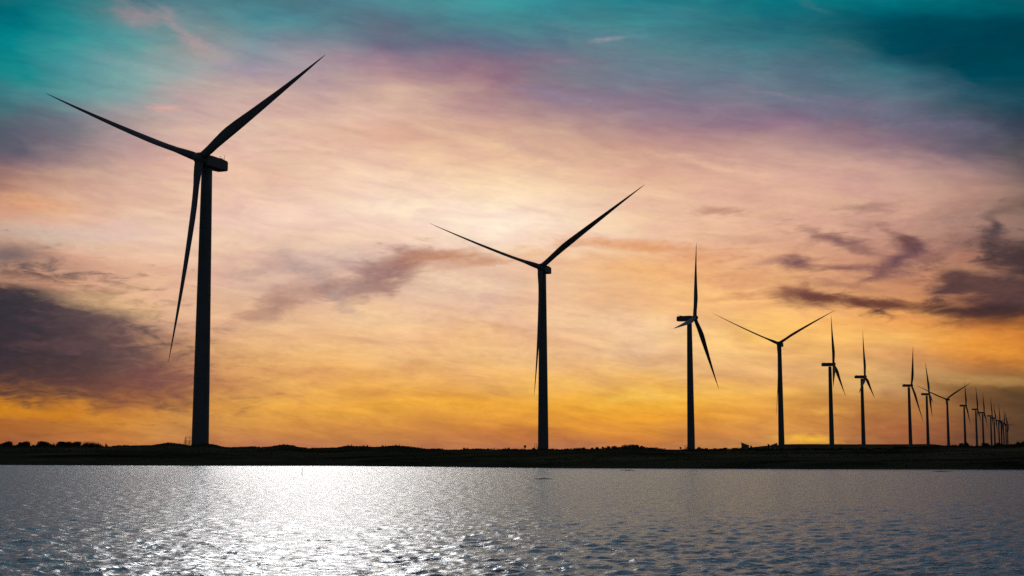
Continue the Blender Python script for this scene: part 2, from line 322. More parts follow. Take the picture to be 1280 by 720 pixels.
# ground: dark scrubby soil with paler grassy bands
def ground_mat():
    m = bpy.data.materials.new("coastal_ground"); m.use_nodes = True
    nt = m.node_tree; b = nt.nodes['Principled BSDF']; b.inputs['Roughness'].default_value = 0.95
    b.inputs['Specular IOR Level'].default_value = 0.0
    tc = nt.nodes.new('ShaderNodeTexCoord'); mp = nt.nodes.new('ShaderNodeMapping')
    mp.inputs['Scale'].default_value = (0.03, 0.09, 0.4)
    nt.links.new(tc.outputs['Object'], mp.inputs[0])
    n = nt.nodes.new('ShaderNodeTexNoise'); n.inputs['Scale'].default_value = 1; n.inputs['Detail'].default_value = 9
    n.inputs['Roughness'].default_value = 0.65
    nt.links.new(mp.outputs[0], n.inputs['Vector'])
    r = nt.nodes.new('ShaderNodeValToRGB'); e = r.color_ramp.elements
    e[0].position = 0.34; e[0].color = (0.010, 0.010, 0.007, 1)
    e[1].position = 0.68; e[1].color = (0.085, 0.074, 0.045, 1)
    k = e.new(0.5); k.color = (0.045, 0.045, 0.025, 1)
    nt.links.new(n.outputs['Fac'], r.inputs[0]); nt.links.new(r.outputs[0], b.inputs['Base Color'])
    n2 = nt.nodes.new('ShaderNodeTexNoise'); n2.inputs['Scale'].default_value = 0.8; n2.inputs['Detail'].default_value = 8
    nt.links.new(tc.outputs['Object'], n2.inputs['Vector'])
    bp = nt.nodes.new('ShaderNodeBump'); bp.inputs['Distance'].default_value = 0.5
    nt.links.new(n2.outputs['Fac'], bp.inputs['Height']); nt.links.new(bp.outputs[0], b.inputs['Normal'])
    return m

def water_mat():
    m = bpy.data.materials.new("lagoon_water"); m.use_nodes = True
    nt = m.node_tree; nt.nodes.clear()
    df = nt.nodes.new('ShaderNodeBsdfDiffuse'); df.inputs[0].default_value = (0.040, 0.042, 0.044, 1)
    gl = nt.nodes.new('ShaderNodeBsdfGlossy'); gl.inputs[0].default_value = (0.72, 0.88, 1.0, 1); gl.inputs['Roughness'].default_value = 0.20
    fr = nt.nodes.new('ShaderNodeFresnel'); fr.inputs['IOR'].default_value = 1.333
    mx = nt.nodes.new('ShaderNodeMixShader'); out = nt.nodes.new('ShaderNodeOutputMaterial')
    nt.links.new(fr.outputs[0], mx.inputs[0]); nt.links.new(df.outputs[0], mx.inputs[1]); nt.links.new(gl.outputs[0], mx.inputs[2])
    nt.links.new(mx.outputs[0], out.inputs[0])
    tc = nt.nodes.new('ShaderNodeTexCoord'); mp = nt.nodes.new('ShaderNodeMapping')
    mp.inputs['Scale'].default_value = (0.7, 1.5, 1.0); nt.links.new(tc.outputs['Object'], mp.inputs[0])
    n = nt.nodes.new('ShaderNodeTexNoise'); n.inputs['Scale'].default_value = 2.2; n.inputs['Detail'].default_value = 4
    n.inputs['Roughness'].default_value = 0.6
    nt.links.new(mp.outputs[0], n.inputs['Vector'])
    bp = nt.nodes.new('ShaderNodeBump'); bp.inputs['Strength'].default_value = 1.0; bp.inputs['Distance'].default_value = 0.11
    nt.links.new(n.outputs['Fac'], bp.inputs['Height'])
    for q in (df, gl, fr): nt.links.new(bp.outputs[0], q.inputs['Normal'])
    return m
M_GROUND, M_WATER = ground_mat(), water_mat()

# ------------------------------------------------------------------ helpers
def mesh_obj(name, verts, faces, mat, parent=None, smooth=True):
    me = bpy.data.meshes.new(name); me.from_pydata([tuple(v) for v in verts], [], faces); me.update()
    if smooth:
        for p in me.polygons: p.use_smooth = True
    me.materials.append(mat)
    o = bpy.data.objects.new(name, me); S.collection.objects.link(o)
    if parent: o.parent = parent
    return o

def bm_obj(name, bm, mat, parent=None, smooth=False):
    me = bpy.data.meshes.new(name); bmesh.ops.recalc_face_normals(bm, faces=bm.faces); bm.to_mesh(me); bm.free()
    if smooth:
        for p in me.polygons: p.use_smooth = True
    me.materials.append(mat)
    o = bpy.data.objects.new(name, me); S.collection.objects.link(o)
    if parent: o.parent = parent
    return o

def box(bm, c, s, rot=None):
    mat = Matrix.Translation(c) @ (rot.to_4x4() if rot else Matrix()) @ Matrix.Diagonal((s[0], s[1], s[2], 1))
    return bmesh.ops.create_cube(bm, size=1.0, matrix=mat)['verts']

def rod(bm, a, b, r, r2=None, seg=8):
    a, b = Vector(a), Vector(b); d_ = b - a
    m = Matrix.Translation((a + b) / 2) @ d_.to_track_quat('Z', 'Y').to_matrix().to_4x4()
    bmesh.ops.create_cone(bm, cap_ends=True, segments=seg, radius1=r, radius2=r if r2 is None else r2, depth=d_.length, matrix=m)

def root(name, label, cat, loc=(0, 0, 0), rz=0, group=None):
    o = bpy.data.objects.new(name, None); S.collection.objects.link(o)
    o.empty_display_size = 1; o.location = loc; o.rotation_euler = (0, 0, rz)
    o["label"] = label; o["category"] = cat
    if group: o["group"] = group
    return o

def lathe(bm, prof, seg=40):
    rings = []
    for r, z in prof:
        rings.append([bm.verts.new((r * math.cos(2 * math.pi * i / seg), r * math.sin(2 * math.pi * i / seg), z)) for i in range(seg)])
    for a, b in zip(rings[:-1], rings[1:]):
        for i in range(seg):
            bm.faces.new((a[i], a[(i + 1) % seg], b[(i + 1) % seg], b[i]))
    bm.faces.new(rings[0][::-1]); bm.faces.new(rings[-1])

def bear(px):            # bearing slope x/y of a point on the horizon, from the noted column
    return (px - 640) / 1778 * 0.9936

# ------------------------------------------------------------------ ground
SHORE = [(-1500, 330), (-400, 320), (0, 309), (240, 293), (420, 291), (700, 256), (1000, 244), (1280, 235), (1700, 228), (2800, 220)]
CREST = [(-1500, 558), (-300, 557), (0, 558), (60, 557.5), (130, 558.5), (190, 556.8), (210, 553.4), (224, 555), (238, 557.5), (258, 555.4), (270, 557), (282, 559.2),
         (330, 559), (345, 557.2), (355, 555.8), (368, 557.5), (384, 560.3), (400, 560.6), (425, 559.6), (436, 557.8), (452, 557.8), (466, 559.5), (480, 558.2), (492, 557.4), (508, 559.3),
         (528, 561), (560, 562.2), (650, 562.4), (700, 562.2), (740, 562.0), (776, 560.6), (788, 557.4), (800, 559), (808, 561), (840, 562.3), (900, 562.6), (1100, 562.2), (1150, 560.0), (1180, 557.8), (1230, 558.2), (1262, 557.6), (1290, 555.8), (1700, 556), (2800, 556)]
sx = np.array([bear(p) for p, _ in SHORE]); sv = np.array([v for _, v in SHORE], float)
cx = np.array([bear(p) for p, _ in CREST]); cv = np.array([v for _, v in CREST], float)
CREST_OFF = 62.0
def sstep(t): t = np.clip(t, 0, 1); return t * t * (3 - 2 * t)
def nz(x, y, s, seed=0.0):
    return noise.fractal(Vector((x * s, y * s, seed)), 0.9, 2.1, 5)
def ground_z(x, y):
    q = x / max(y, 1.0)
    ys = float(np.interp(q, sx, sv)) + 1.6 * nz(x, 0, 0.05, 3.0)
    u = y - ys
    if u < 0: return max(-1.5, 0.12 * u) - 0.02
    D = ys + CREST_OFF
    zc = EYE + (562 - float(np.interp(q, cx, cv))) / 1778 * D
    rise = 1.35 * float(sstep(u / 5.0)) + (zc - 1.35) * float(sstep((u - 4) / (CREST_OFF - 4)))
    if u <= CREST_OFF: z = rise
    else:
        plain = min(2.7, zc) if q > -0.05 or True else 2.7
        z = zc + (plain - zc) * float(sstep((u - CREST_OFF) / 35))
    far = float(sstep((y - 2250) / 450)) * float(sstep((bear(890) - q) / -0.06)) * (1 - float(sstep((q - bear(1160)) / 0.035)))
    z += 11.0 * far * (1 + 0.05 * nz(x, y, 0.004))
    amp = 0.06 * float(sstep(u / 12))
    if y > 600: amp = 0.25
    z += amp * nz(x, y, 0.11, 9.0)
    return z

def build_ground():
    # bearings finer where the view looks, then a wide skirt to the horizon on all sides
    qs = list(np.linspace(-0.46, 0.46, 420))
    ysr = [200 + 1.6 * i for i in range(116)] + [390 * 1.045 ** i for i in range(1, 100)]
    ysr = [v for v in ysr if v < 28000] + [30000]
    V = []; F = []
    for y in ysr:
        for q in qs: V.append((q * y, y, ground_z(q * y, y)))
    W = len(qs)
    for j in range(len(ysr) - 1):
        for i in range(W - 1):
            a = j * W + i; F.append((a, a + 1, a + W + 1, a + W))
    # skirt
    def add(x, y, z): V.append((x, y, z)); return len(V) - 1
    y0, y1 = ysr[0], ysr[-1]
    left = [j * W for j in range(len(ysr))]; right = [j * W + W - 1 for j in range(len(ysr))]
    Lo = [add(-34000, V[k][1], V[k][2]) for k in left]; Ro = [add(34000, V[k][1], V[k][2]) for k in right]
    for j in range(len(ysr) - 1):
        F.append((Lo[j], left[j], left[j + 1], Lo[j + 1])); F.append((right[j], Ro[j], Ro[j + 1], right[j + 1]))
    b0 = add(-34000, -34000, -1.5); b1 = add(34000, -34000, -1.5)
    front = [i for i in range(W)]
    F.append((b0, b1, Ro[0]) + tuple(front[::-1]) + (Lo[0],))
    o = mesh_obj("ground", V, F, M_GROUND)
    o["kind"] = "structure"
build_ground()

# ------------------------------------------------------------------ water
def build_water():
    rng = np.random.default_rng(11)
    ys = [26.0]
    while ys[-1] < 345: ys.append(ys[-1] * 1.0036)
    ys = np.array(ys); qs = np.linspace(-0.42, 0.42, 720)
    Y, Q = np.meshgrid(ys, qs, indexing='ij'); X = Q * Y
    dy = Y * 0.0036; dx = Y * (qs[1] - qs[0])
    Z = np.zeros_like(X); HX = np.zeros_like(X); HY = np.zeros_like(X)
    patch = 0.85 + 0.35 * np.sin(X * 0.031 + 1.3 * np.sin(Y * 0.021)) * np.sin(Y * 0.043 + 0.8 * np.sin(X * 0.027 + 2)) 
    NW = 150
    lam = 0.26 * (2.2 / 0.26) ** rng.random(NW)
    th = rng.normal(0.12, 0.8, NW) + math.pi / 2 * 3
    for l, t in zip(lam, th):
        k = 2 * math.pi / l; kx, ky = k * math.cos(t), k * math.sin(t)
        ay = np.clip((2 * math.pi / (abs(ky) + 1e-6)) / (3.0 * dy) - 0.6, 0, 1); ax = np.clip((2 * math.pi / (abs(kx) + 1e-6)) / (3.0 * dx) - 0.6, 0, 1)
        slope = 0.030 * (1.0 if l < 0.9 else (0.9 / l) ** 1.1)
        A = slope / k * ay * ax * patch
        ph = kx * X + ky * Y + rng.random() * 6.28 \
             + 2.2 * np.sin(X * rng.uniform(-.45, .45) + Y * rng.uniform(.05, .35) + rng.random() * 6) + 1.6 * np.sin(X * rng.uniform(-.9, .9) + Y * rng.uniform(.1, .7) + rng.random() * 6)
        Z += A * np.sin(ph)
        c_ = np.cos(ph) * A * 0.7; HX += c_ * kx / k; HY += c_ * ky / k
    X2 = X + HX; Y2 = Y + HY
    edge = np.minimum(1, np.minimum((np.arange(len(ys)) / 12.0)[:, None], np.minimum(np.arange(len(qs)), len(qs) - 1 - np.arange(len(qs)))[None, :] / 8.0))
    Z *= edge; X2 = X + HX * edge; Y2 = Y + HY * edge
    nr, nc = Z.shape
    co = np.stack([X2, Y2, Z], -1).reshape(-1, 3)
    idx = np.arange(nr * nc).reshape(nr, nc)
    quads = np.stack([idx[:-1, :-1], idx[:-1, 1:], idx[1:, 1:], idx[1:, :-1]], -1).reshape(-1, 4)
    # calm water all round, joined to the edge of the ruffled part
    ext = np.array([(-34000, -34000, 0), (34000, -34000, 0), (34000, ys[-1], 0), (-34000, ys[-1], 0), (-34000, ys[0], 0), (34000, ys[0], 0)], float)
    nb = len(co); co = np.concatenate([co, ext])
    faces = [(nb, nb + 1, nb + 5) + tuple(idx[0, ::-1]) + (nb + 4,), (nb + 4,) + tuple(idx[:, 0]) + (nb + 3,), (nb + 5, nb + 2) + tuple(idx[::-1, -1])]
    me = bpy.data.meshes.new("water")
    nq = len(quads); extra = [int(v) for f in faces for v in f]
    me.vertices.add(len(co)); me.vertices.foreach_set("co", co.ravel())
    me.loops.add(nq * 4 + len(extra)); me.loops.foreach_set("vertex_index", np.concatenate([quads.ravel(), np.array(extra)]))
    me.polygons.add(nq + len(faces))
    starts = list(range(0, nq * 4, 4)); s0 = nq * 4
    for f in faces: starts.append(s0); s0 += len(f)
    me.polygons.foreach_set("loop_start", starts)
    me.update(calc_edges=True); me.validate()
    me.polygons.foreach_set("use_smooth", [True] * len(me.polygons))
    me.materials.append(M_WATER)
    o = bpy.data.objects.new("water", me); S.collection.objects.link(o); o["kind"] = "structure"
build_water()

# ------------------------------------------------------------------ wind turbines
HUB = 80.0; BR = 52.0
def blade_mesh():
    # span along +Z, chord along X, bend along Y (towards the wind)
    st = [(0.0, 2.2, 2.2, 1), (0.03, 2.2, 2.2, 1), (0.07, 2.3, 2.0, .75), (0.12, 2.5, 1.55, .35), (0.18, 2.8, 1.15, .1), (0.23, 2.92, .92, 0), (0.30, 2.8, .78, 0), (0.40, 2.4, .62, 0),
          (0.52, 1.95, .46, 0), (0.65, 1.45, .32, 0), (0.78, .98, .21, 0), (0.88, 0.62, .13, 0), (0.95, 0.36, .08, 0), (0.985, 0.18, .04, 0), (1.0, 0.07, .02, 0)]
    seg = 20; V = []; F = []
    for t, ch, th, rd in st:
        tw = R(16 * (1 - t) ** 1.6 - 1); bend = 1.9 * (t * t - t)
        for i in range(seg):
            a = 2 * math.pi * i / seg
            cxx, cyy = math.cos(a), math.sin(a)
            # aerofoil: sharper trailing edge, thicker nose a quarter of the way in
            xx = (cxx * 0.5 + 0.22 * (1 - rd)) * ch
            sharp = (1 - rd) * 0.55 * (cxx + 1) / 2
            yy = cyy * 0.5 * th * (1 - sharp)
            V.append((xx * math.cos(tw) - yy * math.sin(tw), xx * math.sin(tw) + yy * math.cos(tw) + bend, 1.0 + t * (BR - 1.0)))
    for j in range(len(st) - 1):
        for i in range(seg):
            a = j * seg + i; b = j * seg + (i + 1) % seg; F.append((a, b, b + seg, a + seg))
    F.append(tuple(range(seg))[::-1]); F.append(tuple(range((len(st) - 1) * seg, len(st) * seg)))
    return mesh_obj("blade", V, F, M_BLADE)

def make_turbine():
    t = root("wind_turbine", "x", "wind turbine", group="wind turbines standing in a line along the shore")
    bm = bmesh.new()
    lathe(bm, [(2.45, -2.0), (2.45, 0.25), (2.27, 0.3), (2.25, 3)] + [(2.25 - 0.82 * (k / 12) ** 1.05, 3 + (HUB - 4.9) * k / 12) for k in range(1, 13)])
    tw = bm_obj("tower", bm, M_SILHOUETTE, t, True)
    for zz in (22.0, 44.0, 62.0):
        r_ = 2.25 - 0.82 * ((zz - 3) / (HUB - 4.9)) ** 1.05
        bm = bmesh.new(); lathe(bm, [(r_ + .01, zz - .09), (r_ + .045, zz - .07), (r_ + .045, zz + .07), (r_ + .01, zz + .09)], 40)
        bm_obj("flange_ring", bm, M_SILHOUETTE, tw, True)
    bm = bmesh.new(); lathe(bm, [(3.7, -1.2), (3.7, 0.35), (3.55, 0.5), (2.7, 0.5)], 32); bm_obj("foundation", bm, M_CONC, t)
    # entrance on the side: door, platform, steps, railing
    bm = bmesh.new(); box(bm, (-2.27, 0, 3.5), (0.16, 0.95, 2.1)); bmesh.ops.bevel(bm, geom=bm.edges[:], offset=0.05, segments=2, affect='EDGES')
    bm_obj("door", bm, M_METAL, tw)
    bm = bmesh.new(); box(bm, (-3.1, 0, 2.38), (1.3, 1.4, 0.08))
    for k in range(8): box(bm, (-3.1, -0.85 - 0.28 * k, 2.2 - 0.27 * k), (1.0, 0.3, 0.05))
    for xx in (-3.64, -2.56): rod(bm, (xx, -0.7, 2.36), (xx, -3.0, 0.1), 0.06)
    for xx, yy in ((-3.65, 0.6), (-3.65, -0.6), (-2.6, 0.6), (-2.6, -0.6)): rod(bm, (xx, yy, 0.1), (xx, yy, 2.36), 0.05)
    st = bm_obj("entrance_stairs", bm, M_METAL, t)
    bm = bmesh.new()
    pts = [(-2.6, 0.66, 3.4), (-3.7, 0.66, 3.4), (-3.7, -0.7, 3.4), (-3.7, -3.0, 1.15)]
    for a, b in zip(pts[:-1], pts[1:]):
        rod(bm, a, b, 0.045); rod(bm, (a[0], a[1], a[2] - .5), (b[0], b[1], b[2] - .5), 0.03)
    for p_ in pts: rod(bm, (p_[0], p_[1], p_[2] - 1.03), p_, 0.045)
    rod(bm, (-2.55, -0.7, 3.4), (-2.55, -3.0, 1.15), 0.045)
    bm_obj("railing", bm, M_METAL, st)
    # nacelle, axis along +Y (hub forward)
    bm = bmesh.new()
    secs = [(-7.4, 1.5, 1.2, -0.05), (-7.1, 1.65, 1.4, -0.05), (-5, 1.75, 1.55, 0), (0, 1.75, 1.6, 0), (1.6, 1.65, 1.5, 0), (2.1, 1.35, 1.3, 0)]
    rings = []
    for y_, hw, hh, dz in secs:
        ring = []
        for i in range(24):
            a = 2 * math.pi * i / 24; ca, sa = math.cos(a), math.sin(a)
            e = 0.2
            ring.append(bm.verts.new((hw * math.copysign(abs(ca) ** e, ca), y_, dz + hh * math.copysign(abs(sa) ** e, sa))))
        rings.append(ring)
    for a, b in zip(rings[:-1], rings[1:]):
        for i in range(24): bm.faces.new((a[i], a[(i + 1) % 24], b[(i + 1) % 24], b[i]))
    bm.faces.new(rings[0]); bm.faces.new(rings[-1][::-1])
    na = bm_obj("nacelle", bm, M_SILHOUETTE, t)
    bm = bmesh.new()
    for xx in (-0.7, 0.7): rod(bm, (xx, -6.8, 1.3), (xx, -6.8, 2.75), 0.04); box(bm, (xx, -6.8, 2.8), (0.34, 0.08, 0.1))
    rod(bm, (-0.7, -6.8, 2.1), (0.7, -6.8, 2.1), 0.03)
    bm_obj("wind_vane", bm, M_METAL, na)
    bm = bmesh.new(); box(bm, (0, -5.2, 1.68), (1.9, 1.2, 0.35)); bmesh.ops.bevel(bm, geom=bm.edges[:], offset=0.08, segments=2, affect='EDGES')
    bm_obj("cooler", bm, M_METAL, na)
    # hub (spinner), axis +Y, origin at rotor centre
    bm = bmesh.new()
    lathe(bm, [(1.25, -1.3), (1.5, -1.1), (1.58, -0.3), (1.55, 0.4), (1.35, 1.0), (1.0, 1.5), (0.5, 1.85), (0.1, 1.95)], 28)
    bmesh.ops.rotate(bm, verts=bm.verts, matrix=Matrix.Rotation(R(-90), 3, 'X'))
    hb = bm_obj("hub", bm, M_SILHOUETTE, t, True)
    b0 = blade_mesh(); b0.parent = t
    blades = [b0]
    for _ in range(2):
        c = b0.copy(); S.collection.objects.link(c); blades.append(c)
    return t, na, hb, blades

def copy_turbine(src):
    t, na, hb, blades = src
    r = t.copy(); S.collection.objects.link(r); m = {}
    for ch in list(t.children):
        c = ch.copy(); S.collection.objects.link(c); c.parent = r; m[ch.name] = c
        for g in ch.children:
            k = g.copy(); S.collection.objects.link(k); k.parent = c
    return r, m[na.name], m[hb.name], [m[b.name] for b in blades]

def pose(parts, px, D, yaw, az, bl, pitch, label, base=2.6):
    t, na, hb, blades = parts
    x = (px - 640) / 1778 * D * 0.9936
    t.location = (x, D, 0); t["label"] = label
    tilt = R(5); ps = R(yaw)
    n = Vector((math.sin(ps) * math.cos(tilt), math.cos(ps) * math.cos(tilt), math.sin(tilt)))
    side = n.cross(Vector((0, 0, 1))).normalized(); up = side.cross(n)
    basis = Matrix((side, n, up)).transposed()
    na.matrix_local = Matrix.Translation((0, 0, HUB)) @ Matrix((side, Vector((n.x, n.y, 0)).normalized(), Vector((0, 0, 1)))).transposed().to_4x4()
    hub = Vector((0, 0, HUB)) + n * 3.4
    hb.matrix_local = Matrix.Translation(hub) @ basis.to_4x4()
    for k, b in enumerate(blades):
        sc, co, da = bl[k]
        a = R(az + 120 * k + da); c_ = R(2 + co)
        rad = (up * math.cos(a) + side * math.sin(a)) * math.cos(c_) + n * math.sin(c_)
        tan = n.cross(rad).normalized(); nn = rad.cross(tan).normalized()
        Rm = Matrix((tan, nn, rad)).transposed()
        # blade feathering about its own axis
        Rm = Rm @ Matrix.Rotation(R(pitch[k]), 3, 'Z')
        b.matrix_local = Matrix.Translation(hub) @ Rm.to_4x4() @ Matrix.Diagonal((1, 1, 1 + sc, 1))

Z3 = [(-0.14, 0, 0)] * 3
TURB = [
 (250, 375.2, 204.2, 182.2, [(0.069, 3.0, -3.1), (-0.121, 1.6, -1.4), (0.058, 3.9, 4.4)], (14, 10, 50), "nearest and tallest wind turbine at the far left, its blades spread over the teal sky"),
 (679, 602.8, 198.9, 184.2, [(0.064, 1.6, -4.4), (0.088, 0.4, 1.5), (0.056, 1.5, 3.0)], (35, 40, 55), "second tallest wind turbine at the centre, two blades raised in a wide V"),
 (864, 834.1, 113.0, 340.3, [(-0.026, -1.0, -0.4), (0.006, -0.9, 1.3), (0.022, -0.7, -0.8)], (60, 40, 50), "third largest turbine, side on, one blade up and a short foreshortened one at left"),
 (977, 1041.1, 201.4, 180.3, [(0.056, 0.1, -2.0), (-0.081, -0.1, -1.3), (0.063, 0.9, 3.4)], (62, 58, 60), "fourth largest turbine, front on, with two blades in a wide V like a letter Y"),
 (1040, 1290.1, 109.4, 356.4, [(-0.127, 1.0, -0.9), (0.000, 0.9, 0.1), (-0.011, 1.1, 0.8)], (60, 50, 50), "side-on turbine just right of the mid-size Y-shaped one, their blade tips nearly touching"),
 (1079.7, 1510.2, 114.5, 357.7, [(-0.047, 1.3, -0.4), (-0.035, -1.8, -4.5), (-0.077, -1.9, 4.9)], (60, 50, 50), "side-on turbine with a short blade crossing its tower, alone before the wide gap at right"),
 (1138.5, 1716.8, 92.7, 29.8, [(0.007, -0.8, -0.3), (0.016, 0.8, 0.3), (0.000, 0.0, 0.0)], (70, 75, 60), "side-on turbine right of the wide gap, one broad blade up and one hanging down right"),
 (1160.5, 1986.0, 103.8, 346.4, [(-0.097, -1.0, -1.3), (0.000, 0.0, 0.0), (-0.028, 0.5, 1.3)], (70, 60, 60), "side-on turbine directly left of the small Y-shaped one, crossed by that one's blade"),
 (1186, 2200.8, 217.7, 182.8, [(0.000, 0.0, 0.0), (-0.067, 0.8, -1.1), (0.037, 1.2, 1.1)], (40, 40, 40), "small distant turbine front on with blades in a Y, near the right edge"),
 (1207, 2505, 104.0, 22.0, Z3, (60, 60, 60), "small side-on turbine next right of the distant Y-shaped one, first of the crowded far cluster"),
 (1221.5, 2735, 104.0, 8.0, Z3, (60, 60, 60), "second turbine of the crowded far cluster, counted from its tall left end"),
 (1229.8, 2985, 104.0, 15.0, Z3, (60, 60, 60), "third turbine of the crowded far cluster, above a round dark bush"),
 (1239.8, 3270, 104.0, 358.0, Z3, (60, 60, 60), "fourth turbine of the crowded far cluster, in the space between two dark bushes"),
 (1244.0, 3480, 112.0, 40.0, Z3, (60, 60, 60), "fifth turbine of the crowded far cluster, close beside the fourth with a blade leaning right"),
 (1249.6, 3790, 104.0, 10.0, Z3, (60, 60, 60), "sixth turbine of the crowded far cluster, behind the second round bush"),
 (1252.6, 3960, 150.0, 50.0, Z3, (50, 50, 50), "seventh turbine of the crowded far cluster, rotor turned half to the viewer"),
 (1255.4, 4140, 104.0, 20.0, Z3, (60, 60, 60), "third from the end of the turbine row, tiny beside the horizon"),
 (1258.2, 4330, 104.0, 352.0, Z3, (60, 60, 60), "last but one turbine at the far end of the row, tiny"),
 (1260.2, 4520, 130.0, 30.0, Z3, (60, 60, 60), "last and smallest turbine at the far right end of the row"),
]
proto = make_turbine()
for i, (px, D, yaw, az, bl, pit, lab) in enumerate(TURB):
    parts = proto if i == 0 else copy_turbine(proto)
    pose(parts, px, D, yaw, az, bl, pit, lab)
    parts[0].location.z = 0
for o in [o for o in S.objects if o.name.split('.')[0] == 'wind_turbine']:
    g = ground_z(o.location.x, o.location.y)
    for c in o.children:
        k = c.name.split('.')[0]
        if k in ('foundation', 'entrance_stairs'): c.location.z = g - 0.15

# ------------------------------------------------------------------ shrubs and trees
def leaf_cloud(n, blobs, size):
    V = []; F = []
    for _ in range(n):
        bx, by, bz, rx, ry, rz = random.choice(blobs)
        while True:
            p = Vector((random.uniform(-1, 1), random.uniform(-1, 1), random.uniform(-1, 1)))
            if p.length < 1 and p.length > 0.25: break
        c = Vector((bx + p.x * rx, by + p.y * ry, bz + p.z * rz))
        u = Vector((random.gauss(0, 1), random.gauss(0, 1), random.gauss(0, 1))).normalized()
        w = u.orthogonal().normalized(); s = size * random.uniform(0.6, 1.4)
        k = len(V); V += [c - u * s * .5, c + w * s * .35, c + u * s * .7, c - w * s * .35]; F.append((k, k + 1, k + 2, k + 3))
    return V, F

def plant(kind):
    t = bpy.data.objects.new(kind, None); S.collection.objects.link(t)
    bm = bmesh.new()
    if kind == 'flat_topped_tree':
        rod(bm, (0, 0, -0.6), (0.12, 0, 1.1), 0.14, 0.10, 7)
        for a in range(5):
            an = a * 1.256 + 0.3; rod(bm, (0.12, 0, 1.05), (0.12 + 1.15 * math.cos(an), 0.8 * math.sin(an), 2.0 + 0.1 * math.sin(a * 7)), 0.07, 0.03, 6)
        blobs = [(random.uniform(-1.2, 1.2), random.uniform(-.7, .7), 2.0 + random.uniform(-.25, .2), 0.75, 0.6, 0.42) for _ in range(9)] + [(random.uniform(-1.3, 1.3), 0, 0.9, .5, .4, .5) for _ in range(2)]
        V, F = leaf_cloud(2200, blobs, 0.17)
    elif kind == 'spiky_bush':
        for a in range(9): rod(bm, (random.uniform(-.4, .4), random.uniform(-.3, .3), -0.5), (random.uniform(-1, 1), random.uniform(-.6, .6), random.uniform(1.3, 2.4)), 0.06, 0.015, 5)
        V = []; F = []
        for _ in range(420):
            b = Vector((random.gauss(0, .6), random.gauss(0, .4), random.uniform(0, 1.5))); a = random.uniform(0, 6.28)
            tip = b + Vector((math.cos(a) * .35, math.sin(a) * .35, random.uniform(.5, 1.25))); w = Vector((-math.sin(a), math.cos(a), 0)) * .06
            k = len(V); V += [b - w, b + w, tip]; F.append((k, k + 1, k + 2))
    elif kind == 'lone_tree':
        rod(bm, (0, 0, -0.5), (0.05, 0, 1.5), 0.10, 0.06, 7)
        for a in range(4): an = a * 1.57; rod(bm, (0.05, 0, 1.3), (0.5 * math.cos(an), 0.5 * math.sin(an), 2.0), 0.04, 0.02, 5)
        blobs = [(random.uniform(-.35, .35), random.uniform(-.35, .35), random.uniform(1.6, 2.3), 0.45, 0.45, 0.38) for _ in range(6)]
        V, F = leaf_cloud(700, blobs, 0.15)
    elif kind == 'round_bush':
        for a in range(6): an = a * 1.05; rod(bm, (0, 0, -0.5), (0.8 * math.cos(an), 0.6 * math.sin(an), 1.2), 0.07, 0.02, 6)
        blobs = [(random.uniform(-.9, .9), random.uniform(-.6, .6), random.uniform(.5, 1.5), random.uniform(.4, .65), .5, random.uniform(.35, .55)) for _ in range(10)] + [(0, 0, 0.5, 1.3, .9, .6)] * 3
        V, F = leaf_cloud(1500, blobs, 0.18)
    else:   # low thicket
        for a in range(7): rod(bm, (a * .7 - 2.1, 0, -0.5), (a * .75 - 2.2, 0, 0.8), 0.06, 0.02, 5)
        blobs = [(random.uniform(-2.4, 2.4), random.uniform(-.9, .9), random.uniform(.2, .8), random.uniform(.5, .9), .6, random.uniform(.3, .5)) for _ in range(16)]
        V, F = leaf_cloud(2000, blobs, 0.2)
    bm_obj("trunk" if kind in ('flat_topped_tree', 'lone_tree') else "stems", bm, M_BARK, t)
    mesh_obj("crown" if kind in ('flat_topped_tree', 'lone_tree') else "foliage", V, F, M_LEAF, t, smooth=False)
    return t
NAT = {'flat_topped_tree': (2.4, 3.0), 'spiky_bush': (2.4, 1.8), 'lone_tree': (2.5, 1.2), 'round_bush': (1.75, 2.2), 'thicket': (1.0, 4.8)}  # natural height, width
protos = {}; used = set()
def put_plant(kind, px, top, wpx, D, label, cat, group=None, base=None):
    if kind not in protos: protos[kind] = [plant(kind) for _ in range(2 if kind in ('round_bush', 'flat_topped_tree') else 1)]
    src = random.choice(protos[kind])
    if src.name not in used: t = src; used.add(src.name)
    else:
        t = src.copy(); S.collection.objects.link(t)
        for ch in src.children:
            c = ch.copy(); S.collection.objects.link(c); c.parent = t
    x = bear(px) * D; zb = ground_z(x, D)
    if px > 1186 and kind == 'round_bush': top -= 1.3; wpx *= 1.15
    ztop = EYE + (562 - top) / 1778 * D
    h = max(0.8, ztop - zb); w = wpx / 1778 * D
    nh, nw = NAT[kind]
    t.location = (x, D, zb); t.scale = (w / nw, max(w / nw, 0.6), h / nh)
    t.rotation_euler = (0, 0, random.choice((0, math.pi)) + random.uniform(-.2, .2))
    t["label"] = label; t["category"] = cat
    if group: t["group"] = group
    elif "group" in t: del t["group"]

